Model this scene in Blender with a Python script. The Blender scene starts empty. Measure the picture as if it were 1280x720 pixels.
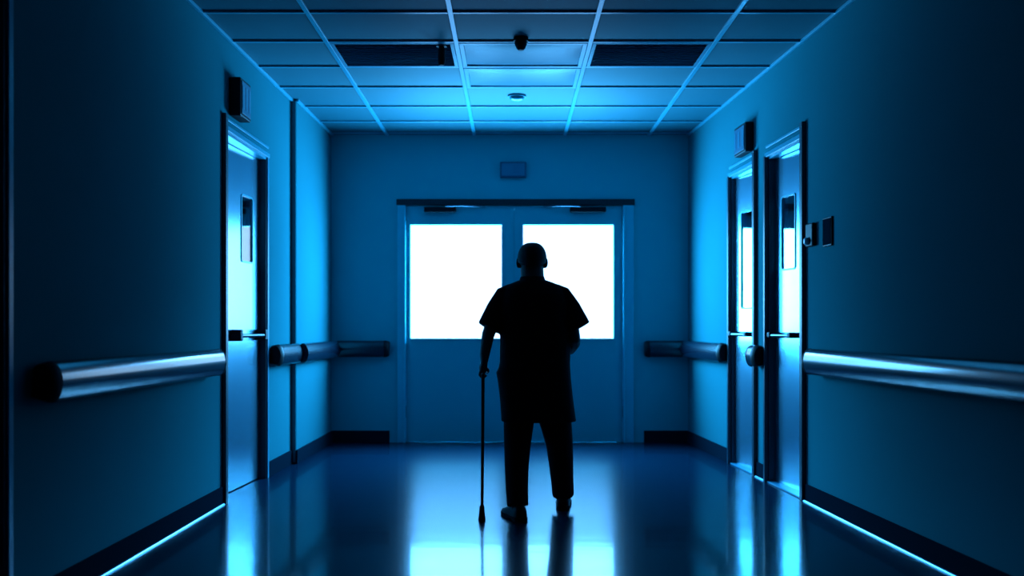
import bpy, bmesh, math
from mathutils import Vector, Matrix

SC = bpy.context.scene
COL = SC.collection
F, CAM_Z, HOR = 1200.0, 1.15, 408.0       # focal length in px of a 1280 wide frame, eye height, horizon row
YE = 9.517                                # depth of the end wall
ZC = 3.05                                 # ceiling height
Y0 = -1.6                                 # wall behind the viewer

# ------------------------------------------------------------------ materials
def mat(name, col, rough=0.5, metal=0.0, spec=0.5, coat=0.0, coat_rough=0.05, noise=0.0, nscale=8.0, bump=0.0, bscale=60.0):
    m = bpy.data.materials.new(name); m.use_nodes = True
    nt = m.node_tree; b = nt.nodes['Principled BSDF']
    b.inputs['Base Color'].default_value = (*col, 1)
    b.inputs['Roughness'].default_value = rough
    b.inputs['Metallic'].default_value = metal
    b.inputs['Specular IOR Level'].default_value = spec
    b.inputs['Coat Weight'].default_value = coat
    b.inputs['Coat Roughness'].default_value = coat_rough
    tc = nt.nodes.new('ShaderNodeTexCoord')
    if noise > 0:
        n = nt.nodes.new('ShaderNodeTexNoise'); n.inputs['Scale'].default_value = nscale
        n.inputs['Detail'].default_value = 4
        nt.links.new(tc.outputs['Object'], n.inputs['Vector'])
        r = nt.nodes.new('ShaderNodeMapRange')
        r.inputs['To Min'].default_value = 1 - noise; r.inputs['To Max'].default_value = 1 + noise
        nt.links.new(n.outputs['Fac'], r.inputs['Value'])
        x = nt.nodes.new('ShaderNodeVectorMath'); x.operation = 'SCALE'
        x.inputs[0].default_value = col
        nt.links.new(r.outputs['Result'], x.inputs['Scale'])
        nt.links.new(x.outputs['Vector'], b.inputs['Base Color'])
    if bump > 0:
        n2 = nt.nodes.new('ShaderNodeTexNoise'); n2.inputs['Scale'].default_value = bscale
        n2.inputs['Detail'].default_value = 3
        nt.links.new(tc.outputs['Object'], n2.inputs['Vector'])
        bp = nt.nodes.new('ShaderNodeBump'); bp.inputs['Strength'].default_value = bump
        bp.inputs['Distance'].default_value = 0.01
        nt.links.new(n2.outputs['Fac'], bp.inputs['Height'])
        nt.links.new(bp.outputs['Normal'], b.inputs['Normal'])
    return m

def glass_mat(name, tint=(1, 1, 1), rough=0.01, refl=1.0, ior=1.5):
    m = bpy.data.materials.new(name); m.use_nodes = True
    nt = m.node_tree; nt.nodes.clear()
    out = nt.nodes.new('ShaderNodeOutputMaterial')
    mix = nt.nodes.new('ShaderNodeMixShader')
    tr = nt.nodes.new('ShaderNodeBsdfTransparent'); tr.inputs['Color'].default_value = (*tint, 1)
    gl = nt.nodes.new('ShaderNodeBsdfGlossy'); gl.inputs['Roughness'].default_value = rough
    gl.inputs['Color'].default_value = (refl, refl, refl, 1)
    fr = nt.nodes.new('ShaderNodeFresnel'); gm = nt.nodes.new('ShaderNodeNewGeometry'); io = nt.nodes.new('ShaderNodeMapRange')      # thin sheet: same reflectance from both sides
    io.inputs['To Min'].default_value = ior; io.inputs['To Max'].default_value = 1 / ior
    nt.links.new(gm.outputs['Backfacing'], io.inputs['Value']); nt.links.new(io.outputs['Result'], fr.inputs['IOR'])
    nt.links.new(fr.outputs['Fac'], mix.inputs['Fac'])
    nt.links.new(tr.outputs['BSDF'], mix.inputs[1]); nt.links.new(gl.outputs['BSDF'], mix.inputs[2])
    nt.links.new(mix.outputs['Shader'], out.inputs['Surface'])
    return m

M = {
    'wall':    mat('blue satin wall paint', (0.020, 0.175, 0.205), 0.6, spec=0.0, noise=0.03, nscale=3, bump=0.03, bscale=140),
    'endwall': mat('lightened blue wall paint', (0.018, 0.42, 0.47), 0.6, spec=0.0, noise=0.03, nscale=3, bump=0.03, bscale=140),  # same paint as the side walls, lightened in colour to hold its brightness
    'tile':    mat('pale ceiling tile', (0.010, 0.115, 0.145), 0.6, spec=0.2, noise=0.06, nscale=5, bump=0.08, bscale=90),
    'tbar':    mat('white enamel ceiling bar', (0.04, 0.32, 0.42), 0.28),
    'diffuser': mat('acrylic light cover', (0.012, 0.15, 0.22), 0.36, spec=0.22, bump=0.05, bscale=40),
    'vent':    mat('dark vent metal', (0.015, 0.18, 0.27), 0.5),
    'floor':   None,
    'base':    mat('black vinyl base', (0.004, 0.014, 0.024), 0.6, spec=0.0),
    'strip':   mat('satin metal edge strip', (0.25, 0.50, 0.62), 0.28, metal=0.9),
    'leaf':    mat('satin steel door face', (0.36, 0.72, 0.90), 0.20, metal=0.9, noise=0.03, nscale=2),
    'enddoor': mat('painted steel door', (0.015, 0.42, 0.48), 0.40, noise=0.02, nscale=3),
    'dframe':  mat('shade-dark door frame', (0.006, 0.03, 0.05), 0.35),  # jamb shade put into the colour, far darker than the frame head
    'frame':   mat('blue steel frame', (0.02, 0.50, 0.60), 0.3),
    'casing':  mat('satin steel frame', (0.04, 0.26, 0.38), 0.3),
    'header':  mat('shadow-dark header', (0.004, 0.012, 0.02), 0.4),  # dark colour stands for the shadow line at the frame head
    'black':   mat('black plastic', (0.005, 0.007, 0.011), 0.5, spec=0.15),
    'steel':   mat('dark steel hardware', (0.06, 0.10, 0.13), 0.3, metal=0.9),
    'rail':    mat('dark vinyl handrail', (0.003, 0.012, 0.025), 0.25, coat=0.7, coat_rough=0.14),
    'box':     mat('grey plastic housing', (0.015, 0.10, 0.17), 0.45),
    'boxface': mat('dull sign face', (0.012, 0.16, 0.25), 0.4),
    'button':  mat('white plastic button', (0.5, 0.7, 0.8), 0.3),
    'glass':   glass_mat('clear door glass', (0.97, 0.99, 1.0)),
    'glassd':  glass_mat('dim vision panel glass', (0.6, 0.75, 0.85), 0.03, ior=2.6),
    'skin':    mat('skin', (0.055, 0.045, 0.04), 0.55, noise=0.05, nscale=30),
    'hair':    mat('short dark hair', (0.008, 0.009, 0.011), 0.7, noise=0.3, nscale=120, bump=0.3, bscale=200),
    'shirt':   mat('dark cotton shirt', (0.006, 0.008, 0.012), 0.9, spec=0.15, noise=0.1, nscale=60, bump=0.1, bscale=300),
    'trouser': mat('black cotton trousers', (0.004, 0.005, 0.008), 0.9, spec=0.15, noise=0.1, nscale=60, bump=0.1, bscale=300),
    'shoe':    mat('black shoe leather', (0.005, 0.005, 0.007), 0.5, spec=0.3),
    'sole':    mat('black rubber', (0.004, 0.004, 0.005), 0.8, spec=0.2),
    'cane':    mat('dark varnished wood', (0.012, 0.008, 0.006), 0.45, spec=0.3, noise=0.3, nscale=25),
}
def floor_mat():
    m = mat('polished dark vinyl floor', (0.002, 0.018, 0.038), 0.27, spec=0.06, coat=0.33, coat_rough=0.08)
    nt = m.node_tree; b = nt.nodes['Principled BSDF']
    tc = nt.nodes.new('ShaderNodeTexCoord')
    mp = nt.nodes.new('ShaderNodeMapping'); mp.inputs['Scale'].default_value = (0.6, 2.2, 1)
    n = nt.nodes.new('ShaderNodeTexNoise'); n.inputs['Scale'].default_value = 1.6; n.inputs['Detail'].default_value = 2
    bp = nt.nodes.new('ShaderNodeBump'); bp.inputs['Strength'].default_value = 0.06; bp.inputs['Distance'].default_value = 0.02
    b.inputs['Anisotropic'].default_value = 0.8            # buffed across the corridor: reflections stretch along it
    tg = nt.nodes.new('ShaderNodeCombineXYZ'); tg.inputs['Y'].default_value = 1.0
    nt.links.new(tg.outputs['Vector'], b.inputs['Tangent'])
    nt.links.new(tc.outputs['Object'], mp.inputs['Vector']); nt.links.new(mp.outputs['Vector'], n.inputs['Vector'])
    nt.links.new(n.outputs['Fac'], bp.inputs['Height'])
    nt.links.new(bp.outputs['Normal'], b.inputs['Normal']); nt.links.new(bp.outputs['Normal'], b.inputs['Coat Normal'])
    return m
M['floor'] = floor_mat()

# ------------------------------------------------------------------ mesh helpers
class MB:
    """collects shapes for ONE mesh object"""
    def __init__(self): self.bm = bmesh.new()
    def hexa(self, p, q, fn=None, bevel=0.0):
        a = [(x, y, z) for z in (p[2], q[2]) for y in (p[1], q[1]) for x in (p[0], q[0])]
        vs = [self.bm.verts.new(fn(*c) if fn else c) for c in a]
        fs = [self.bm.faces.new([vs[i] for i in f]) for f in
              ((0, 2, 3, 1), (4, 5, 7, 6), (0, 1, 5, 4), (2, 6, 7, 3), (0, 4, 6, 2), (1, 3, 7, 5))]
        if bevel > 0:
            es = list({e for f in fs for e in f.edges})
            bmesh.ops.bevel(self.bm, geom=es, offset=bevel, segments=2, affect='EDGES', profile=0.5)
        return self
    def rings(self, rings, cap=True, close=False):
        rv = [[self.bm.verts.new(c) for c in r] for r in rings]
        n = len(rv[0])
        for a, b in zip(rv[:-1], rv[1:]):
            for i in range(n):
                self.bm.faces.new((a[i], a[(i + 1) % n], b[(i + 1) % n], b[i]))
        if close:
            a, b = rv[-1], rv[0]
            for i in range(n): self.bm.faces.new((a[i], a[(i + 1) % n], b[(i + 1) % n], b[i]))
        elif cap:
            self.bm.faces.new(rv[0][::-1]); self.bm.faces.new(rv[-1])
        return self
    def tube(self, pts, rad, seg=16, cap=True, round_ends=False):
        """pts: centre line; rad: radius, or (r across, r along up) per point"""
        pts = [Vector(p) for p in pts]
        rad = [(r, r) if not isinstance(r, (tuple, list)) else r for r in rad]
        if round_ends:
            d0 = (pts[0] - pts[1]).normalized(); d1 = (pts[-1] - pts[-2]).normalized()
            r0, r1 = rad[0], rad[-1]
            pre = [(pts[0] + d0 * min(r0) * k, (r0[0] * s, r0[1] * s)) for k, s in ((0.98, .15), (0.82, .57), (0.5, .87))]
            post = [(pts[-1] + d1 * min(r1) * k, (r1[0] * s, r1[1] * s)) for k, s in ((0.5, .87), (0.82, .57), (0.98, .15))]
            pts = [p for p, _ in pre] + pts + [p for p, _ in post]
            rad = [r for _, r in pre] + rad + [r for _, r in post]
        rs = []; u = None
        for i, p in enumerate(pts):
            t = (pts[min(i + 1, len(pts) - 1)] - pts[max(i - 1, 0)]).normalized()
            if u is None:
                u = Vector((1, 0, 0)) if abs(t.x) < 0.9 else Vector((0, 1, 0))
            u = (u - t * u.dot(t)).normalized(); v = t.cross(u)
            rs.append([p + u * rad[i][0] * math.cos(2 * math.pi * k / seg) + v * rad[i][1] * math.sin(2 * math.pi * k / seg) for k in range(seg)])
        return self.rings(rs, cap)
    def ball(self, c, r, seg=20, rot=None):
        mtx = Matrix.Translation(c) @ (rot.to_4x4() if rot else Matrix.Identity(4)) @ Matrix.Diagonal((*r, 1))
        bmesh.ops.create_uvsphere(self.bm, u_segments=seg, v_segments=seg // 2 + 2, radius=1, matrix=mtx)
        return self
    def lathe(self, prof, c, seg=28, up=(0, 0, 1)):
        """prof: (radius, height) list round the axis 'up' at c"""
        up = Vector(up).normalized(); a = Vector((1, 0, 0)) if abs(up.x) < .9 else Vector((0, 1, 0))
        a = (a - up * a.dot(up)).normalized(); b = up.cross(a); c = Vector(c)
        return self.rings([[c + up * h + (a * math.cos(2 * math.pi * k / seg) + b * math.sin(2 * math.pi * k / seg)) * max(r, 1e-4)
                            for k in range(seg)] for r, h in prof])
    def build(self, name, m, root=None, smooth=False, remesh=0.0, smooth_iter=0, angle=35):
        bm = self.bm
        bmesh.ops.recalc_face_normals(bm, faces=bm.faces[:])
        loc = WORLD_LOC.get(root.name, Vector()) if root else None
        if root is None:
            xs = [v.co for v in bm.verts]
            lo = Vector((min(c.x for c in xs), min(c.y for c in xs), min(c.z for c in xs)))
            hi = Vector((max(c.x for c in xs), max(c.y for c in xs), max(c.z for c in xs)))
            loc = Vector(((lo.x + hi.x) / 2, (lo.y + hi.y) / 2, lo.z))
        bmesh.ops.translate(bm, verts=bm.verts[:], vec=-loc)
        me = bpy.data.meshes.new(name); bm.to_mesh(me); bm.free()
        o = bpy.data.objects.new(name, me); COL.objects.link(o)
        if remesh > 0:
            md = o.modifiers.new('r', 'REMESH'); md.mode = 'VOXEL'; md.voxel_size = remesh
            if smooth_iter:
                ms = o.modifiers.new('s', 'SMOOTH'); ms.factor = 0.5; ms.iterations = smooth_iter
            dg = bpy.context.evaluated_depsgraph_get()
            nm = bpy.data.meshes.new_from_object(o.evaluated_get(dg))
            o.modifiers.clear(); old = o.data; o.data = nm; bpy.data.meshes.remove(old); nm.name = name
            me = nm; smooth = True; angle = 180
        me.materials.clear(); me.materials.append(m)
        if smooth:
            for p in me.polygons: p.use_smooth = True
            if angle < 180:
                lim = math.radians(angle)
                b2 = bmesh.new(); b2.from_mesh(me)
                for e in b2.edges:
                    if len(e.link_faces) == 2 and e.calc_face_angle(0) > lim: e.smooth = False
                b2.to_mesh(me); b2.free()
        if root:
            o.parent = root
            WORLD_LOC[o.name] = loc
        else:
            o.location = loc
            WORLD_LOC[o.name] = loc
        return o
WORLD_LOC = {}

def tag(o, label=None, cat=None, kind=None, group=None):
    if label: o['label'] = label
    if cat: o['category'] = cat
    if kind: o['kind'] = kind
    if group: o['group'] = group
    return o
def empty(name, loc):
    o = bpy.data.objects.new(name, None); COL.objects.link(o); o.location = loc; o.empty_display_size = 0.1
    WORLD_LOC[o.name] = Vector(loc)
    return o

# ------------------------------------------------------------------ plan of the corridor: it narrows a little towards the end
def xl(y): return -1.896 + (y - 4.423) * 0.0130
def xr(y): return 2.046 - (y - 4.423) * 0.0590
def L(y, n, z): return Vector((xl(y) + n, y, z))
def R(y, n, z): return Vector((xr(y) - n, y, z))
def E(x, n, z): return Vector((x, YE - n, z))
PIL_Y, PIL_N = 8.02, 0.045                 # shallow pier on the left wall
T = 0.30                                   # wall thickness

# floor, ceiling
m = MB(); m.hexa((-2.6, Y0 - .3, -.12), (2.9, YE + .3, 0)); tag(m.build('floor', M['floor']), 'dark polished vinyl corridor floor mirroring the bright windows', 'floor', 'structure')
m = MB(); m.hexa((-2.6, Y0 - .3, ZC), (2.9, YE + .3, ZC + .12))
ceil = tag(m.build('ceiling', M['tile']), 'suspended ceiling of large pale tiles in a metal grid', 'ceiling', 'structure')

GX = (-1.234, -0.372, 0.523, 1.353)
GY = [5.787 - .61 * k for k in range(12, 0, -1)] + [5.787, 6.38, 7.0, 7.6, 8.27, 8.87, 9.40]
m = MB()
for x in GX:
    m.hexa((x - .016, Y0, ZC - .014), (x + .016, YE, ZC), bevel=.003)
m.build('main_bars', M['tbar'], ceil)
m = MB()
for y in GY:
    m.hexa((xl(y), y - .013, ZC - .0125), (xr(y), y + .013, ZC), bevel=.003)
m.build('cross_bars', M['tbar'], ceil)

# side walls with door recesses
DL = [(2.60, 3.62, 2.43), (6.24, 7.27, 2.43)]
DR = [(6.36, 7.08, 2.40), (7.38, 8.03, 2.40)]
def side_wall(name, fn, doors, label):
    m = MB(); y = Y0 - .3
    for a, b, h in doors:
        m.hexa((y, -T, 0), (a, 0, ZC), fn)
        m.hexa((a, -T, h), (b, 0, ZC), fn)
        m.hexa((a, -T, 0), (b, -T + .03, h), fn)
        y = b
    m.hexa((y, -T, 0), (YE, 0, ZC), fn)
    return tag(m.build(name, M['wall']), label, 'wall', 'structure')
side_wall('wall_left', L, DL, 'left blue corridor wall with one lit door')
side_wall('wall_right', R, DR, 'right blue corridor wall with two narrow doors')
m = MB(); m.hexa((PIL_Y, 0, 0), (YE, PIL_N, ZC), L, bevel=.018)
tag(m.build('trim_1', M['wall']), 'shallow pier stepping out of the left wall at the far corner', 'pier', 'structure')
m = MB(); m.hexa((-2.6, Y0 - .3, 0), (2.9, Y0, ZC)); tag(m.build('wall_back', M['wall']), 'wall closing the corridor behind the viewer', 'wall', 'structure')

# end wall with the double door opening
EX0, EX1, EZ = -1.134, 1.205, 2.405
m = MB()
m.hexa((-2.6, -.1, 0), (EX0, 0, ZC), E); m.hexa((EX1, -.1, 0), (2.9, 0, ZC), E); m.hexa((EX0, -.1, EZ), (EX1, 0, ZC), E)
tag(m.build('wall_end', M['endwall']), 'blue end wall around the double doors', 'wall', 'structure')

# ------------------------------------------------------------------ end double doors
LX0, LXM, LX1, LZ = -1.047, 0.022, 1.094, 2.345
m = MB()
for a, b in ((EX0, LX0 - .004), (LX1 + .004, EX1)):
    m.hexa((a, -.09, 0), (b, .022, LZ + .004), E, bevel=.005)
    c = (a + b) / 2
m.hexa((LX0 - .03, -.09, 0), (LX0 - .006, .034, LZ), E, bevel=.004)
m.hexa((LX1 + .006, -.09, 0), (LX1 + .03, .034, LZ), E, bevel=.004)
m.hexa((EX0 + .02, -.09, 0), (LX0 + .025, -.06, LZ + .03), E); m.hexa((LX1 - .025, -.09, 0), (EX1 - .02, -.06, LZ + .03), E)
m.hexa((EX0 + .02, -.09, LZ - .025), (EX1 - .02, -.06, EZ), E); m.hexa((LX0, -.09, -.05), (LX1, -.06, .022), E)
fr = tag(m.build('trim_2', M['frame']), 'blue metal frame around the end double doors', 'door frame', 'structure')
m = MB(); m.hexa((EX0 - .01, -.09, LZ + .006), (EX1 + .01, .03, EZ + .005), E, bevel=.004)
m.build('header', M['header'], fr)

def end_leaf(name, x0, x1, gx0, gx1, side, label):
    gz0, gz1 = 1.031, 2.157
    root = tag(empty(name, E((x0 + x1) / 2, 0, 0)), label, 'door', 'structure')
    n0, n1 = -.055, -.01
    m = MB()
    m.hexa((x0, n0, .008), (gx0, n1, LZ), E); m.hexa((gx1, n0, .008), (x1, n1, LZ), E)
    m.hexa((gx0, n0, .008), (gx1, n1, gz0), E); m.hexa((gx0, n0, gz1), (gx1, n1, LZ), E)
    if side < 0: m.hexa((x1 - .03, n0 - .012, .03), (x1 + .03, n0 - .001, LZ - .03), E)
    m.build('leaf', M['enddoor'], root)
    m = MB(); w = .016
    m.hexa((gx0 - w, n1, gz0 - w), (gx0, n1 + .008, gz1 + w), E); m.hexa((gx1, n1, gz0 - w), (gx1 + w, n1 + .008, gz1 + w), E)
    m.hexa((gx0, n1, gz0 - w), (gx1, n1 + .008, gz0), E); m.hexa((gx0, n1, gz1), (gx1, n1 + .008, gz1 + w), E)
    m.build('glazing_bead', M['frame'], root)
    m = MB(); m.hexa((gx0 + .001, -.036, gz0 + .001), (gx1 - .001, -.030, gz1 - .001), E)
    m.build('window_pane', M['glass'], root)
    cx0, cx1, ax = (-.87, -.555, -.27) if side < 0 else (.575, .93, .31)
    m = MB(); m.hexa((cx0, n1, 2.278), (cx1, .05, 2.33), E, bevel=.008)
    cl = m.build('door_closer', M['black'], root); cl['label'] = 'dark door closer body'
    m = MB(); s = 1 if side < 0 else -1
    e0 = cx1 if side < 0 else cx0
    m.tube([E(e0 - s * .1, .056, 2.335), E(e0 + s * .06, .075, 2.338), E(ax, .012, 2.338)], [.008, .008, .007], 10)
    m.build('closer_arm', M['steel'], cl)
    for z in (.25, 1.2, 2.1):
        hx = x0 - .008 if side < 0 else x1 + .008
        m = MB(); m.lathe([(.0, 0), (.008, .0), (.008, .11), (.0, .11)], E(hx, .004, z), 12)
        m.build('hinge', M['steel'], root, smooth=True)
    return root
end_leaf('door_1', LX0, LXM - .002, -1.007, -.103, -1, 'left leaf of the end double doors with bright window')
end_leaf('door_2', LXM + .002, LX1, .111, 1.007, 1, 'right leaf of the end double doors behind the person')

# ------------------------------------------------------------------ side doors
def round_rect(y0, y1, z0, z1, r, k=5):
    pts = []
    for cy, cz, a0 in ((y1 - r, z1 - r, 0), (y0 + r, z1 - r, 90), (y0 + r, z0 + r, 180), (y1 - r, z0 + r, 270)):
        for i in range(k + 1):
            a = math.radians(a0 + 90 * i / k); pts.append((cy + r * math.cos(a), cz + r * math.sin(a)))
    return pts
def side_door(name, fn, a, b, h, label, glass, ajar, thresh=True, bar=True, depth=.10, bh=.042, far='casing'):
    root = tag(empty(name, fn((a + b) / 2, -depth, 0)), label, 'door', 'structure')
    fj = .02
    # frame lining the recess plus a slim casing standing proud of the wall
    m = MB()
    m.hexa((a, -T + .035, 0), (a + fj, .001, h), fn); m.hexa((b - fj, -T + .035, 0), (b, .001, h), fn)
    m.build('frame', M['dframe'], root)
    m = MB()
    m.hexa((a + fj, -T + .035, h - fj), (b - fj, .001, h), fn); m.hexa((a - .02, .0005, h - .005), (b + .02, .022, h + .03), fn, bevel=.004)
    m.hexa((a - .02, .0005, h + .065), (b + .02, .014, h + .085), fn, bevel=.004)
    m.build('frame_head', M['tbar'], root)
    m = MB()
    m.hexa((a - .045, .0005, 0), (a + .004, .028, h + .10), fn, bevel=.004)
    m.build('casing', M['dframe'], root)
    m = MB()
    m.hexa((b - .004, .0005, 0), (b + .03, .012 if far == 'casing' else .028, h + .005), fn, bevel=.003)
    m.build('casing', M[far], root)  # right doors: dark casing widens the black of the shaded reveal
    # leaf, standing very slightly open at its far edge
    ya, yb = a + fj + .004, b - fj - .004
    def sk(y, n, z): return fn(y, n - depth + (y - ya) * ajar, z)
    gy0, gy1, gz0, gz1 = glass
    m = MB()
    m.hexa((ya, -.045, .01), (gy0, 0, h - fj - .005), sk); m.hexa((gy1, -.045, .01), (yb, 0, h - fj - .005), sk)
    m.hexa((gy0, -.045, .01), (gy1, 0, gz0), sk); m.hexa((gy0, -.045, gz1), (gy1, 0, h - fj - .005), sk)
    m.build('leaf', M['leaf'], root)
    m = MB(); w = .009
    o_ = round_rect(gy0 - w, gy1 + w, gz0 - w, gz1 + w, .03); i_ = round_rect(gy0 + .002, gy1 - .002, gz0 + .002, gz1 - .002, .02)
    m.rings([[sk(y, .0005, z) for y, z in o_], [sk(y, .006, z) for y, z in o_], [sk(y, .006, z) for y, z in i_], [sk(y, -.02, z) for y, z in i_]], cap=False)
    vf = m.build('vision_panel_frame', M['frame'], root, smooth=True)
    m = MB(); m.rings([[sk(y, -.004, z) for y, z in i_], [sk(y, -.010, z) for y, z in i_]])
    m.build('vision_panel', M['glassd'], vf)
    if bar:
        z = 1.09; pb = empty('push_bar', sk((ya + yb) / 2, 0, z)); pb.parent = root
        pb.location = WORLD_LOC[pb.name] - WORLD_LOC[root.name]
        y1, y2 = yb - .62 * (yb - ya), yb - .02
        for yy in (y1, y2 - .05):
            m = MB(); m.hexa((yy, 0, z - bh), (yy + .05, .075, z + bh - .004), sk, bevel=.008)
            m.build('bar_bracket', M['black'], pb)
        m = MB(); m.tube([sk(y1 + .05, .055, z - .006), sk(y2 - .05, .055, z - .006)], [(.014, .014)] * 2, 14)
        m.build('bar', M['steel'], pb, smooth=True)
    if thresh:
        m = MB(); m.hexa((a, -depth, 0), (b, .012, .012), fn, bevel=.004)
        m.build('threshold', M['casing'], root)
    return root
side_door('door_3', L, 6.24, 7.27, 2.43, 'door in the left wall with a lit face and narrow window', (6.86, 7.09, 1.62, 2.09), .05, thresh=False)
side_door('door_4', R, 6.36, 7.08, 2.40, 'nearer of the two doors in the right wall, with bright narrow window', (6.72, 6.94, 1.56, 2.08), .08, bh=.022, far='dframe')
side_door('door_5', R, 7.38, 8.03, 2.40, 'farther of the two doors in the right wall', (7.66, 7.88, 1.30, 2.08), .12, bh=.022, far='dframe')
side_door('door_6', L, 2.60, 3.62, 2.43, 'dark door at the left edge of the view', (3.0, 3.2, 1.62, 2.09), 0.0)

# ------------------------------------------------------------------ base boards, edge strips, ceiling angle
def baseboard(name, fn, a, b, label, n=0.0, strip=None, h=.118):
    m = MB(); m.hexa((a, n + .0005, 0), (b, n + .012, h), fn, bevel=.003)
    o = tag(m.build(name, M['base']), label, 'baseboard', 'structure')
    if strip:
        m = MB()
        prof = [(.012 + .012 * math.cos(t), .012 * math.sin(t)) for t in [math.radians(90 * i / 6) for i in range(7)]] + [(.012, 0)]
        m.rings([[fn(y, n + p, q) for p, q in prof] for y in (a, b)])
        m.build('floor_strip', M['strip'], o, smooth=True)
    return o
baseboard('baseboard_left', L, 3.66, 6.19, 'black base along the left wall before the lit door', strip=True)
baseboard('baseboard_left', L, 7.31, PIL_Y, 'black base along the left wall just past the lit door')
baseboard('baseboard_left', L, PIL_Y, YE - .014, 'black base along the left wall pier', n=PIL_N)
baseboard('baseboard_right', R, 1.5, 6.31, 'black base along the right wall before the doors', strip=True)
baseboard('baseboard_right', R, 7.115, 7.33, 'black base between the two right doors', strip=True)
baseboard('baseboard_right', R, 8.065, YE - .014, 'black base on the right wall past both doors')
baseboard('baseboard_end', E, xl(YE) + PIL_N, -1.213, 'black base on the end wall left of the double doors')
baseboard('baseboard_end', E, 1.308, xr(YE), 'black base on the end wall right of the double doors')
for nm, fn, a, b, n, lab in (('trim_3', L, Y0, PIL_Y, 0, 'bright metal angle where the left wall meets the ceiling'),
                             ('trim_4', L, PIL_Y, YE, PIL_N, 'metal angle along the ceiling over the left pier'),
                             ('trim_5', R, Y0, YE, 0, 'metal angle where the right wall meets the ceiling')):
    m = MB(); m.hexa((a, n + .0005, ZC - .022), (b, n + .022, ZC), fn, bevel=.004)
    tag(m.build(nm, M['tbar']), lab, 'trim', 'structure')

# ------------------------------------------------------------------ handrails
RZ0, RZ1 = 0.862, 1.012
def rail_profile():
    # (out from the wall, height): bumper face with a rounded grip on top
    return [(.030, .862), (.058, .846), (.074, .848), (.088, .862), (.098, .886), (.1035, .912), (.1045, .930), (.1025, .948), (.098, .966), (.0915, .981),
            (.082, .995), (.069, 1.006), (.054, 1.010), (.042, 1.003), (.034, .984), (.036, .960), (.034, .930)]
def handrail(fn, a, b, label, caps=(True, True), n=0.0, brackets=2):
    root = tag(empty('handrail', fn((a + b) / 2, n, RZ0)), label, 'handrail')
    p = rail_profile(); k = 0.045
    m = MB(); m.rings([[fn(y, n + q, z) for q, z in p] for y in (a + (k if caps[0] else 0), b - (k if caps[1] else 0))])
    m.build('rail', M['rail'], root, smooth=True, angle=50)
    c = (sum(q for q, _ in p) / len(p), sum(z for _, z in p) / len(p))
    for i, (y, s) in enumerate(((a, 1), (b, -1))):
        if not caps[i]: continue
        rs = []
        for t in (0, .3, .6, 1.0):
            g = 1.02 - .16 * (1 - t) ** 2
            rs.append([fn(y + s * k * t, n + .0015 + (q - .03) * g * 1.42 if q < .045 else n + (q) * (g if t < 1 else 1.02), c[1] + (z - c[1]) * g) for q, z in p])
        m = MB(); m.rings(rs); m.build('end_cap', M['black'], root, smooth=True, angle=50)
    for i in range(brackets):
        y = a + (b - a) * (i + .5) / brackets
        m = MB(); m.hexa((y - .03, n + .0005, .885), (y + .03, n + .034, .985), fn, bevel=.004); m.build('bracket', M['black'], root)
    return root
handrail(L, 3.80, 5.99, 'long dark handrail on the left wall in front of the lit door', brackets=3)
handrail(L, 7.34, PIL_Y, 'short dark handrail on the left wall between the lit door and the corner pier', caps=(True, False), brackets=1)
handrail(L, PIL_Y, YE - .11, 'dark handrail on the left pier running into the far corner', caps=(False, False), n=PIL_N, brackets=2)
handrail(E, xl(YE) + PIL_N, -1.213, 'dark handrail stub on the end wall left of the double doors', caps=(False, True), brackets=1)
handrail(R, 1.5, 6.13, 'long dark handrail on the right wall with a bright lit top', brackets=4)
handrail(R, 7.125, 7.325, 'very short handrail piece between the two right doors', brackets=1)
handrail(R, 8.07, YE - .11, 'dark handrail on the right wall past both doors', caps=(True, False), brackets=2)
handrail(E, 1.308, xr(YE), 'dark handrail stub on the end wall right of the double doors', caps=(True, False), brackets=1)

# ------------------------------------------------------------------ small things on the walls
def wall_box(name, fn, a, b, d, z0, z1, label, cat):
    root = tag(empty(name, fn((a + b) / 2, 0, z0)), label, cat)
    m = MB(); m.hexa((a, .0005, z0), (b, d, z1), fn, bevel=.008); m.build('housing', M['black'], root)
    m = MB(); m.hexa((a + .02, d, z0 + .02), (b - .02, d + .006, z1 - .02), fn, bevel=.002); m.build('face_panel', M['box'], root)
    m = MB()
    for i in range(3):
        y = a + .05 + (b - a - .1) * i / 2
        m.hexa((y - .02, d + .006, z0 + .05), (y + .02, d + .008, z1 - .05), fn)
    m.build('grille', M['boxface'], root)
wall_box('alarm_box', L, 6.34, 6.58, .078, 2.545, 2.80, 'black box projecting above the lit door on the left wall', 'alarm box')
wall_box('alarm_box', R, 7.42, 7.72, .065, 2.505, 2.735, 'black box projecting above the far door on the right wall', 'alarm box')

root = tag(empty('sign', E(.012, 0, 2.62)), 'small dull unlit sign box above the double doors', 'sign')
m = MB(); m.hexa((-.118, .0005, 2.62), (.142, .05, 2.775), E, bevel=.01); m.build('housing', M['box'], root)
m = MB(); m.hexa((-.100, .05, 2.637), (.124, .055, 2.758), E, bevel=.002); m.build('face_panel', M['vent'], root)
m = MB(); m.hexa((.012, .055, 2.66), (.078, .058, 2.745), E, bevel=.001); m.build('symbol_panel', M['boxface'], root)

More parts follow.
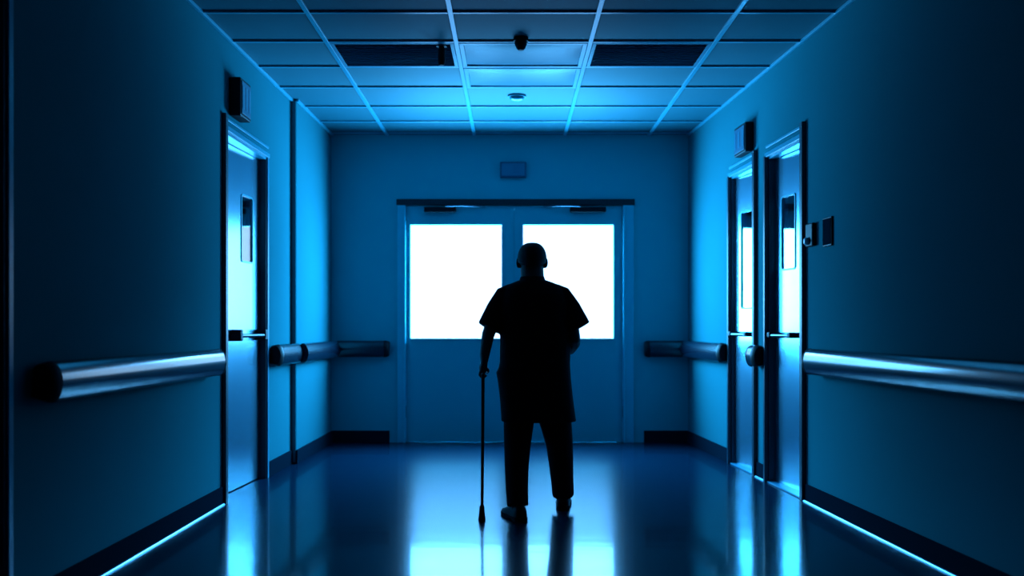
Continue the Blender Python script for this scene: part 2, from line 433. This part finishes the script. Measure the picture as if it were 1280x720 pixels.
root = tag(empty('call_station', R(6.19, 0, 1.66)), 'small dark wall unit with a pale button beside the nearer right door', 'wall unit')
m = MB(); m.hexa((6.13, .0005, 1.665), (6.25, .03, 1.815), R, bevel=.008); m.build('housing', M['black'], root)
m = MB(); m.lathe([(.001, 0), (.024, 0), (.024, .018), (.016, .026), (.001, .027)], R(6.20, .03, 1.70), 20, (-1, 0, 0)); m.build('button', M['button'], root, smooth=True)
root = tag(empty('door_plaque', R(5.93, 0, 1.64)), 'thin dark plaque on the right wall, farther from the door than the wall unit', 'plaque')
m = MB(); m.hexa((5.86, .0005, 1.645), (6.0, .012, 1.825), R, bevel=.004); m.build('back_plate', M['black'], root)
m = MB(); m.hexa((5.868, .012, 1.655), (5.992, .015, 1.815), R, bevel=.001); m.build('insert', M['base'], root)

# ------------------------------------------------------------------ ceiling fittings
def ceiling_light(x0, x1, y0, y1, label):
    root = tag(empty('ceiling_light', ((x0 + x1) / 2, (y0 + y1) / 2, ZC - .02)), label, 'ceiling light', group='unlit ceiling light covers')
    w = .03; m = MB()
    a0, a1, b0, b1 = x0 + .018, x1 - .018, y0 + .015, y1 - .015
    for p, q in (((a0, b0), (a1, b0 + w)), ((a0, b1 - w), (a1, b1)), ((a0, b0 + w), (a0 + w, b1 - w)), ((a1 - w, b0 + w), (a1, b1 - w))):
        m.hexa((p[0], p[1], ZC - .016), (q[0], q[1], ZC), bevel=.002)
    m.build('frame', M['tbar'], root)
    m = MB(); n = 10; rs = []
    for j in range(n + 1):
        t = j / n; yy = b0 + w + (b1 - b0 - 2 * w) * t
        r = []
        for i in range(n + 1):
            s = i / n
            r.append((a0 + w + (a1 - a0 - 2 * w) * s, yy, ZC - 0.006 - .022 * (math.sin(math.pi * t) ** .6) * (math.sin(math.pi * s) ** .4 if 0 < s < 1 else 0)))
        r += [(a1 - w, yy, ZC - .001), (a0 + w, yy, ZC - .001)]
        rs.append(r)
    m.rings(rs); m.build('diffuser', M['diffuser'], root, smooth=True, angle=60)
ceiling_light(GX[1], GX[2], 6.38, 7.0, 'bright ceiling panel nearer the viewer, between the two dark vents')
ceiling_light(GX[1], GX[2], 7.0, 7.6, 'bright ceiling panel just beyond the one between the vents')
def vent(x0, x1, y0, y1, label):
    root = tag(empty('ceiling_vent', ((x0 + x1) / 2, (y0 + y1) / 2, ZC - .02)), label, 'ceiling vent')
    a0, a1, b0, b1 = x0 + .018, x1 - .018, y0 + .015, y1 - .015; w = .025
    m = MB()
    for p, q in (((a0, b0), (a1, b0 + w)), ((a0, b1 - w), (a1, b1)), ((a0, b0 + w), (a0 + w, b1 - w)), ((a1 - w, b0 + w), (a1, b1 - w))):
        m.hexa((p[0], p[1], ZC - .014), (q[0], q[1], ZC), bevel=.002)
    m.build('frame', M['vent'], root)
    m = MB(); m.hexa((a0 + w, b0 + w, ZC - .003), (a1 - w, b1 - w, ZC - .0005)); m.build('backing', M['vent'], root)
    m = MB(); k = 12
    for i in range(k):
        y = b0 + w + (b1 - b0 - 2 * w) * (i + .5) / k
        r = [[(x, y - .014, ZC - .017), (x, y + .010, ZC - .004), (x, y + .012, ZC - .006), (x, y - .012, ZC - .019)] for x in (a0 + w, a1 - w)]
        m.rings(r)
    m.build('louvres', M['vent'], root)
vent(GX[0], GX[1], 6.38, 7.0, 'dark louvred vent panel in the left half of the ceiling')
vent(GX[2], GX[3], 6.38, 7.0, 'dark louvred vent panel in the right half of the ceiling')

c = (-.474, 6.46)
root = tag(empty('ceiling_sensor', (c[0], c[1], ZC - .145)), 'slim black sensor hanging from the ceiling by the left vent', 'sensor')
m = MB(); m.lathe([(.0, ZC - .018), (.036, ZC - .018), (.036, ZC - .004), (.030, ZC)], (c[0], c[1], 0), 24); m.build('mounting_plate', M['black'], root, smooth=True)
m = MB(); m.lathe([(.0, ZC - .145), (.016, ZC - .143), (.024, ZC - .130), (.026, ZC - .10), (.024, ZC - .04), (.018, ZC - .018)], (c[0], c[1], 0), 24); m.build('body', M['black'], root, smooth=True)
def detector(x, y, r, h, label, mt):
    z = ZC - (.0345 if mt == 'box' else .0)
    root = tag(empty('smoke_detector', (x, y, z - h)), label, 'smoke detector')
    m = MB(); m.lathe([(0, z - .3 * h), (r, z - .3 * h), (r, z - .05 * h), (r * .95, z)], (x, y, 0), 28); m.build('mounting_ring', M[mt], root, smooth=True)
    m = MB(); m.lathe([(0, z - h), (r * .35, z - h * .98), (r * .6, z - h * .82), (r * .78, z - h * .55), (r * .82, z - h * .3)], (x, y, 0), 28); m.build('dome', M[mt], root, smooth=True)
detector(.058, 6.315, .050, .085, 'dark domed detector under the middle of the ceiling, nearer the viewer', 'black')
detector(.040, 7.90, .075, .045, 'flat pale detector on the ceiling towards the double doors', 'tbar')

# ------------------------------------------------------------------ the person, seen from behind, walking away with a cane
PX, PY = 0.156, 5.87
def P(x, y, z): return Vector((PX + x, PY + y, z))
person = tag(empty('person', P(0, 0, 0)), 'person seen from behind in loose short-sleeved shirt and dark trousers, walking with a cane', 'person')
HC = (-.032, .075, 1.552)                      # head centre

def ell(cx, cy, z, rx, ry, n=28, p=2.3):
    r = []
    for k in range(n):
        t = 2 * math.pi * k / n; c, s = math.cos(t), math.sin(t)
        r.append(P(cx + rx * math.copysign(abs(c) ** (2 / p), c), cy + ry * math.copysign(abs(s) ** (2 / p), s), z))
    return r

# --- body: one continuous surface
b = MB()
hx, hy, hz = HC
b.ball(P(hx, hy - .005, hz + .022), (.080, .096, .090))            # skull
b.ball(P(hx, hy + .030, hz - .036), (.064, .062, .074))            # face
b.ball(P(hx, hy + .052, hz - .088), (.034, .030, .026))            # chin
b.tube([P(hx - .052, hy + .004, hz - .055), P(hx - .03, hy + .055, hz - .088)], [.020, .016], 12, round_ends=True)   # jaw
b.tube([P(hx + .052, hy + .004, hz - .055), P(hx + .03, hy + .055, hz - .088)], [.020, .016], 12, round_ends=True)
b.tube([P(hx, hy + .086, hz + .018), P(hx, hy + .102, hz - .018), P(hx, hy + .108, hz - .030)], [.009, .012, .015], 12, round_ends=True)   # nose
for s in (-1, 1):
    b.ball(P(hx + s * .012, hy + .098, hz - .032), (.010, .010, .008), 12)                  # nostrils
    b.ball(P(hx + s * .032, hy + .078, hz + .004), (.019, .014, .013), 14)                  # eyes
    b.tube([P(hx + s * .012, hy + .090, hz + .022), P(hx + s * .032, hy + .088, hz + .027), P(hx + s * .05, hy + .072, hz + .020)], [.008, .009, .006], 10, round_ends=True)   # brows
    b.ball(P(hx + s * .043, hy + .054, hz - .024), (.026, .030, .026), 16)                  # cheek bones
    rot = Matrix.Rotation(math.radians(s * 22), 3, 'Z')
    b.ball(P(hx + s * .086, hy - .002, hz - .008), (.011, .021, .032), 16, rot)
    b.ball(P(hx + s * .076, hy + .006, hz - .014), (.016, .018, .026), 14)             # ears
    b.ball(P(hx + s * .082, hy + .006, hz - .030), (.008, .010, .012), 12)                  # ear lobes
b.tube([P(hx - .024, hy + .084, hz - .058), P(hx, hy + .093, hz - .056), P(hx + .024, hy + .084, hz - .058)], [.006, .008, .006], 10, round_ends=True)   # lips
b.tube([P(hx - .020, hy + .082, hz - .066), P(hx, hy + .090, hz - .067), P(hx + .020, hy + .082, hz - .066)], [.006, .008, .006], 10, round_ends=True)
b.tube([P(-.03, .005, 1.36), P(-.031, .025, 1.43), P(hx, .055, 1.50), P(hx, .068, 1.54)], [(.086, .078), (.073, .068), (.070, .064), (.068, .064)], 20)   # neck
b.rings([ell(-.02, .0, .80, .150, .115), ell(-.018, .0, .92, .155, .115), ell(-.015, .02, 1.05, .160, .120), ell(-.02, .015, 1.20, .165, .115),
         ell(-.025, .005, 1.32, .170, .100), ell(-.03, .005, 1.39, .135, .080), ell(-.03, .01, 1.43, .085, .065)])
# arms
LW = (-.322, -.165, .928)                      # left wrist above the cane
b.tube([P(-.165, .0, 1.335), P(-.212, -.005, 1.295), P(-.262, -.03, 1.20), P(-.300, -.055, 1.10)], [.040, .042, .041, .039], 18, round_ends=True)
b.tube([P(-.285, -.045, 1.15), P(-.300, -.058, 1.10), P(-.309, -.080, 1.05), P(-.320, -.125, .98), P(*LW)], [(.039, .039), (.038, .038), (.036, .036), (.030, .030), (.021, .025)], 18, round_ends=True)
RW = (.175, .175, .985)
b.tube([P(.110, .0, 1.335), P(.155, -.005, 1.295), P(.202, -.025, 1.20), P(.222, -.030, 1.075)], [.040, .042, .041, .039], 18, round_ends=True)
b.tube([P(.222, -.030, 1.075), P(.225, .02, 1.045), P(.206, .10, 1.005), P(*RW)], [.038, .038, .031, .023], 18, round_ends=True)
# left hand closed round the handle (handle runs fore and aft at x=-.328, z=.868)
GX0, GZ0 = -.328, .866
b.tube([P(*LW), P(-.328, -.152, .906), P(-.332, -.138, .888)], [(.022, .027), (.025, .036), (.022, .042)], 16, round_ends=True)
b.tube([P(-.331, -.170, .884), P(-.331, -.100, .882)], [(.018, .011)] * 2, 14, round_ends=True)
for k, (yy, ln) in enumerate(((-.103, .92), (-.124, 1.0), (-.145, .95), (-.165, .80))):
    r = .0092 if k < 3 else .0082
    pts = []
    for a_, rr in ((100, .021), (145, .022), (190, .0215), (235, .0205), (280, .020), (280 + 45 * ln, .0195)):
        t = math.radians(a_); pts.append(P(GX0 + rr * math.cos(t), yy + .0, GZ0 + rr * math.sin(t)))
    b.tube(pts, [r * 1.1, r * 1.1, r, r, r * .95, r * .85], 10, round_ends=True)
b.tube([P(-.318, -.150, .900), P(-.305, -.125, .890), P(-.303, -.098, .880), P(-.307, -.078, .873)], [.015, .014, .012, .010], 12, round_ends=True)   # thumb along the inner side
# right hand resting on the belly, palm towards the body
b.tube([P(*RW), P(.150, .198, .985), P(.118, .212, .985)], [(.022, .022), (.016, .034), (.013, .040)], 16, round_ends=True)
for k, (zz, ln) in enumerate(((1.016, .90), (.996, 1.0), (.976, .93), (.957, .74))):
    y0_, x0_ = .213, .112
    b.tube([P(x0_ + .02, y0_ - .004, zz * .5 + .985 * .5), P(x0_, y0_, zz), P(x0_ - .032 * ln, y0_ + .004, zz - .004), P(x0_ - .058 * ln, y0_ - .006, zz - .008), P(x0_ - .076 * ln, y0_ - .018, zz - .011)],
           [.010, .0098, .0090, .0084, .0075], 10, round_ends=True)
b.tube([P(.160, .190, 1.003), P(.140, .193, 1.030), P(.118, .195, 1.046), P(.098, .195, 1.052)], [.013, .012, .0105, .009], 12, round_ends=True)   # thumb
# legs
LA, RA = (-.122, -.165, .10), (.170, .205, .10)
b.tube([P(-.10, .0, .84), P(-.118, .0, .66), P(-.122, -.02, .46), P(-.122, -.10, .28), P(*LA)], [.070, .066, .050, .044, .034], 18, round_ends=True)
b.tube([P(.085, .0, .84), P(.112, .03, .66), P(.140, .09, .46), P(.158, .14, .28), P(*RA)], [.070, .066, .050, .044, .034], 18, round_ends=True)
b.tube([P(*LA), P(-.124, -.165, .06), P(-.140, -.08, .045)], [.036, .038, .034], 14, round_ends=True)
b.tube([P(*RA), P(.170, .205, .06), P(.176, .29, .045)], [.036, .038, .034], 14, round_ends=True)
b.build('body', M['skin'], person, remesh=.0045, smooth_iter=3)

# --- hair: short cap with a clear hairline
h = MB()
for k in range(0, 13):
    pass
rows = []
nv, ns = 12, 36
for j in range(nv + 1):
    r = []
    for k in range(ns):
        t = 2 * math.pi * k / ns                     # t=90deg is the face
        front = max(0, math.sin(t))
        side = abs(math.cos(t))
        low = -.055 if math.sin(t) < 0 else -.055 + .115 * front ** .7
        low += .028 * side ** 6
        ph1 = math.asin(max(-1, min(1, low / .112)))
        ph = math.pi / 2 - .06 - (math.pi / 2 - .06 - ph1) * j / nv
        cq = math.cos(ph) ** .75; r.append(P(hx + .0905 * cq * math.cos(t), hy - .006 + .106 * cq * math.sin(t), hz + .016 + .100 * math.sin(ph)))
    rows.append(r)
inner = [[P(hx, hy - .005, hz + .016) + (c - P(hx, hy - .005, hz + .016)) * .86 for c in r] for r in rows]
h.rings(rows + inner[::-1], cap=False)
bm = h.bm
bmesh.ops.holes_fill(bm, edges=[e for e in bm.edges if len(e.link_faces) == 1])
h.build('hair', M['hair'], person, remesh=.004, smooth_iter=2)

# --- shirt: loose, untucked, wide short sleeves
s = MB()
def srow(z, xa, xb, yc, ry, p=2.4):
    return ell((xa + xb) / 2, yc, z, (xb - xa) / 2, ry, 40, p)
s.rings([srow(.573, -.222, .236, -.005, .150, 2.8), srow(.600, -.223, .232, -.003, .150, 2.8), srow(.68, -.228, .221, .0, .150, 2.7), srow(.76, -.236, .212, .003, .152, 2.7),
         srow(.82, -.244, .206, .006, .155, 2.6), srow(.868, -.254, .203, .010, .158, 2.6), srow(.895, -.240, .201, .012, .160, 2.6),
         srow(.93, -.232, .200, .015, .162, 2.5), srow(1.02, -.230, .205, .018, .165, 2.5), srow(1.11, -.230, .206, .018, .160, 2.5),
         srow(1.20, -.232, .200, .014, .150, 2.4), srow(1.29, -.226, .184, .006, .138, 2.4), srow(1.345, -.218, .172, .002, .122, 2.3), srow(1.380, -.206, .156, .004, .102, 2.2),
         srow(1.404, -.185, .132, .008, .088, 2.0), srow(1.424, -.135, .080, .014, .078, 2.0), srow(1.438, -.100, .040, .020, .072, 2.0)])
def sleeve(pts, rad): s.tube(pts, rad, 24)
sleeve([P(-.150, .0, 1.345), P(-.186, -.003, 1.330), P(-.232, -.012, 1.250), P(-.276, -.028, 1.17), P(-.292, -.034, 1.138)],
       [(.040, .070), (.048, .078), (.054, .082), (.060, .078), (.063, .077)])
sleeve([P(.095, .0, 1.345), P(.132, -.003, 1.330), P(.184, -.012, 1.250), P(.232, -.024, 1.17), P(.250, -.028, 1.138)],
       [(.040, .070), (.048, .078), (.054, .082), (.058, .078), (.060, .077)])
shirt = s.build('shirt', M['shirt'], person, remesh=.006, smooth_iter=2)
c_ = MB()
for k in range(1):
    R0 = [ell(-.031, .020, 1.420, .086, .084, 32, 2), ell(-.031, .026, 1.440, .078, .077, 32, 2), ell(-.031, .032, 1.455, .073, .074, 32, 2),
          ell(-.031, .032, 1.453, .067, .068, 32, 2), ell(-.031, .026, 1.435, .068, .067, 32, 2), ell(-.031, .020, 1.415, .072, .070, 32, 2)]
    c_.rings(R0, cap=False, close=True)
c_.build('collar', M['shirt'], shirt, smooth=True, angle=60)
for zz in (1.36, 1.26, 1.16, 1.06, .96, .86):
    pass

# --- trousers
t_ = MB()
t_.rings([ell(-.012, .0, .62, .190, .125, 32, 2.4), ell(-.015, .0, .75, .195, .138, 32, 2.4), ell(-.018, .0, .90, .180, .132, 32, 2.4), ell(-.018, .0, .96, .172, .128, 32, 2.4)])
t_.tube([P(-.105, .0, .70), P(-.112, .0, .60), P(-.119, -.01, .50), P(-.1235, -.03, .42), P(-.128, -.075, .30), P(-.127, -.13, .18), P(-.122, -.165, .085)],
        [(.098, .112), (.096, .105), (.088, .095), (.081, .088), (.073, .080), (.067, .074), (.064, .072)], 24)
t_.tube([P(.090, .0, .70), P(.104, .02, .60), P(.124, .045, .50), P(.138, .07, .42), P(.150, .12, .30), P(.160, .17, .18), P(.168, .205, .085)],
        [(.105, .112), (.102, .105), (.092, .095), (.084, .088), (.077, .080), (.071, .074), (.069, .072)], 24)
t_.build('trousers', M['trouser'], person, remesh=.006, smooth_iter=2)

# --- shoes: heel-to-toe sections
def shoe(ax, ay, yaw):
    ca, sa = math.cos(yaw), math.sin(yaw)
    def Q(x, y, z): return P(ax + x * ca - y * sa, ay + x * sa + y * ca, z)
    secs = ((-.082, .026, .070), (-.070, .036, .100), (-.035, .040, .108), (.01, .041, .104), (.06, .043, .085), (.11, .047, .066), (.15, .045, .054), (.18, .036, .046), (.196, .018, .034))
    m = MB(); rs = []
    for y, w, hh in secs:
        r = [Q(w * math.cos(t), y, .022 + (hh - .022) * max(0, math.sin(t)) ** .75) for t in [math.pi * i / 12 for i in range(13)]]
        rs.append(r)
    m.rings(rs); o = m.build('shoe', M['shoe'], person, smooth=True, angle=60)
    m = MB(); rs = []
    for y, w, hh in ((-.088, .022, 0),) + secs[1:-1] + ((.202, .018, 0),):
        w2 = w + .004; lift = .010 if .0 < y < .04 else 0
        rs.append([Q(-w2, y, lift), Q(w2, y, lift), Q(w2, y, .026), Q(-w2, y, .026)])
    m.rings(rs); m.build('sole', M['sole'], o)
    return o
shoe(-.125, -.155, math.radians(20))
shoe(.168, .215, math.radians(-5))

# --- cane
CY = -.186
cane = tag(empty('walking_cane', P(-.334, CY, 0)), 'dark walking cane in the left hand of the person, tip on the floor', 'cane')
m = MB(); m.tube([P(-.334, CY, .022), P(-.330, CY, .45), P(-.328, CY, .845), P(-.328, CY + .006, .858), P(-.328, CY + .02, .866)], [.0085, .0098, .0105, .0108, .0108], 16); m.build('shaft', M['cane'], cane, smooth=True)
m = MB(); m.tube([P(-.328, CY - .030, .862), P(-.328, CY + .0, .866), P(-.328, CY + .06, .867), P(-.328, CY + .11, .864), P(-.328, CY + .128, .858)], [.010, .0115, .0115, .0115, .010], 16, round_ends=True); m.build('handle', M['cane'], cane, smooth=True)
m = MB(); m.lathe([(.0, 0), (.021, 0), (.022, .012), (.018, .03), (.0155, .07), (.0145, .085), (.010, .090)], P(-.334, CY, 0), 24); m.build('rubber_tip', M['sole'], cane, smooth=True)

# ------------------------------------------------------------------ daylight through the end windows
w = bpy.data.worlds.new('World'); SC.world = w; w.use_nodes = True
nt = w.node_tree; bg = nt.nodes['Background']
# outdoor radiance set by direction for the interior: pale ahead, boosted sideways, above, below
tc = nt.nodes.new('ShaderNodeTexCoord'); sp = nt.nodes.new('ShaderNodeSeparateXYZ')
nt.links.new(tc.outputs['Generated'], sp.inputs['Vector'])
def ramp(sock, lo, hi):
    r = nt.nodes.new('ShaderNodeMapRange'); r.interpolation_type = 'SMOOTHSTEP'
    r.inputs['From Min'].default_value = lo; r.inputs['From Max'].default_value = hi
    nt.links.new(sock, r.inputs['Value']); return r.outputs['Result']
def blend(fac, a, b):
    x = nt.nodes.new('ShaderNodeMix'); x.data_type = 'RGBA'
    nt.links.new(fac, x.inputs['Factor'])
    if isinstance(a, tuple): x.inputs[6].default_value = (*a, 1)
    else: nt.links.new(a, x.inputs[6])
    x.inputs[7].default_value = (*b, 1)
    return x.outputs[2]
AHEAD, UP_BOOST, DOWN_FILL, SIDE_BOOST = (1.25, 2.1, 3.2), (4.8, 20.0, 42.0), (1.0, 3.4, 7.2), (7.5, 52.0, 108.0)
c1 = blend(ramp(sp.outputs['Z'], 0.17, 0.27), AHEAD, UP_BOOST)           # brighter sky added upward to whiten the floor reflection
c1 = blend(ramp(sp.outputs['Z'], -0.17, -0.32), c1, DOWN_FILL)          # glow added from below for the ceiling
c2 = blend(ramp(sp.outputs['Y'], 0.90, 0.79), c1, SIDE_BOOST)            # off-axis boost added to light the far side walls
nt.links.new(c2, bg.inputs['Color'])
bg.inputs['Strength'].default_value = 1.0
for gx0, gx1 in ((-1.007, -.103), (.111, 1.007)):
    l = bpy.data.lights.new('window_portal', 'AREA'); l.shape = 'RECTANGLE'
    l.size = gx1 - gx0; l.size_y = 2.157 - 1.031; l.cycles.is_portal = True
    o = bpy.data.objects.new('window_portal', l); COL.objects.link(o)
    o.location = ((gx0 + gx1) / 2, YE + .06, (2.157 + 1.031) / 2); o.rotation_euler = (-math.pi / 2, 0, 0)

# ------------------------------------------------------------------ camera and view
cam = bpy.data.cameras.new('camera'); co = bpy.data.objects.new('camera', cam); COL.objects.link(co)
co.location = (0, 0, CAM_Z); co.rotation_euler = (math.pi / 2, 0, 0)
cam.sensor_width = 36; cam.lens = F / 1280 * 36; cam.shift_y = (HOR - 360) / 1280
cam.clip_start = .05
cam.dof.use_dof = True; cam.dof.focus_distance = 5.9; cam.dof.aperture_fstop = 1.4
SC.camera = co
SC.view_settings.view_transform = 'Standard'; SC.view_settings.look = 'None'
SC.view_settings.gamma = 1; SC.view_settings.exposure = 0.0; SC.view_settings.use_curve_mapping = False
SC.cycles.use_denoising = True
SC.cycles.max_bounces = 10; SC.cycles.diffuse_bounces = 5; SC.cycles.glossy_bounces = 5; SC.cycles.transparent_max_bounces = 8
SC.cycles.sample_clamp_indirect = 8
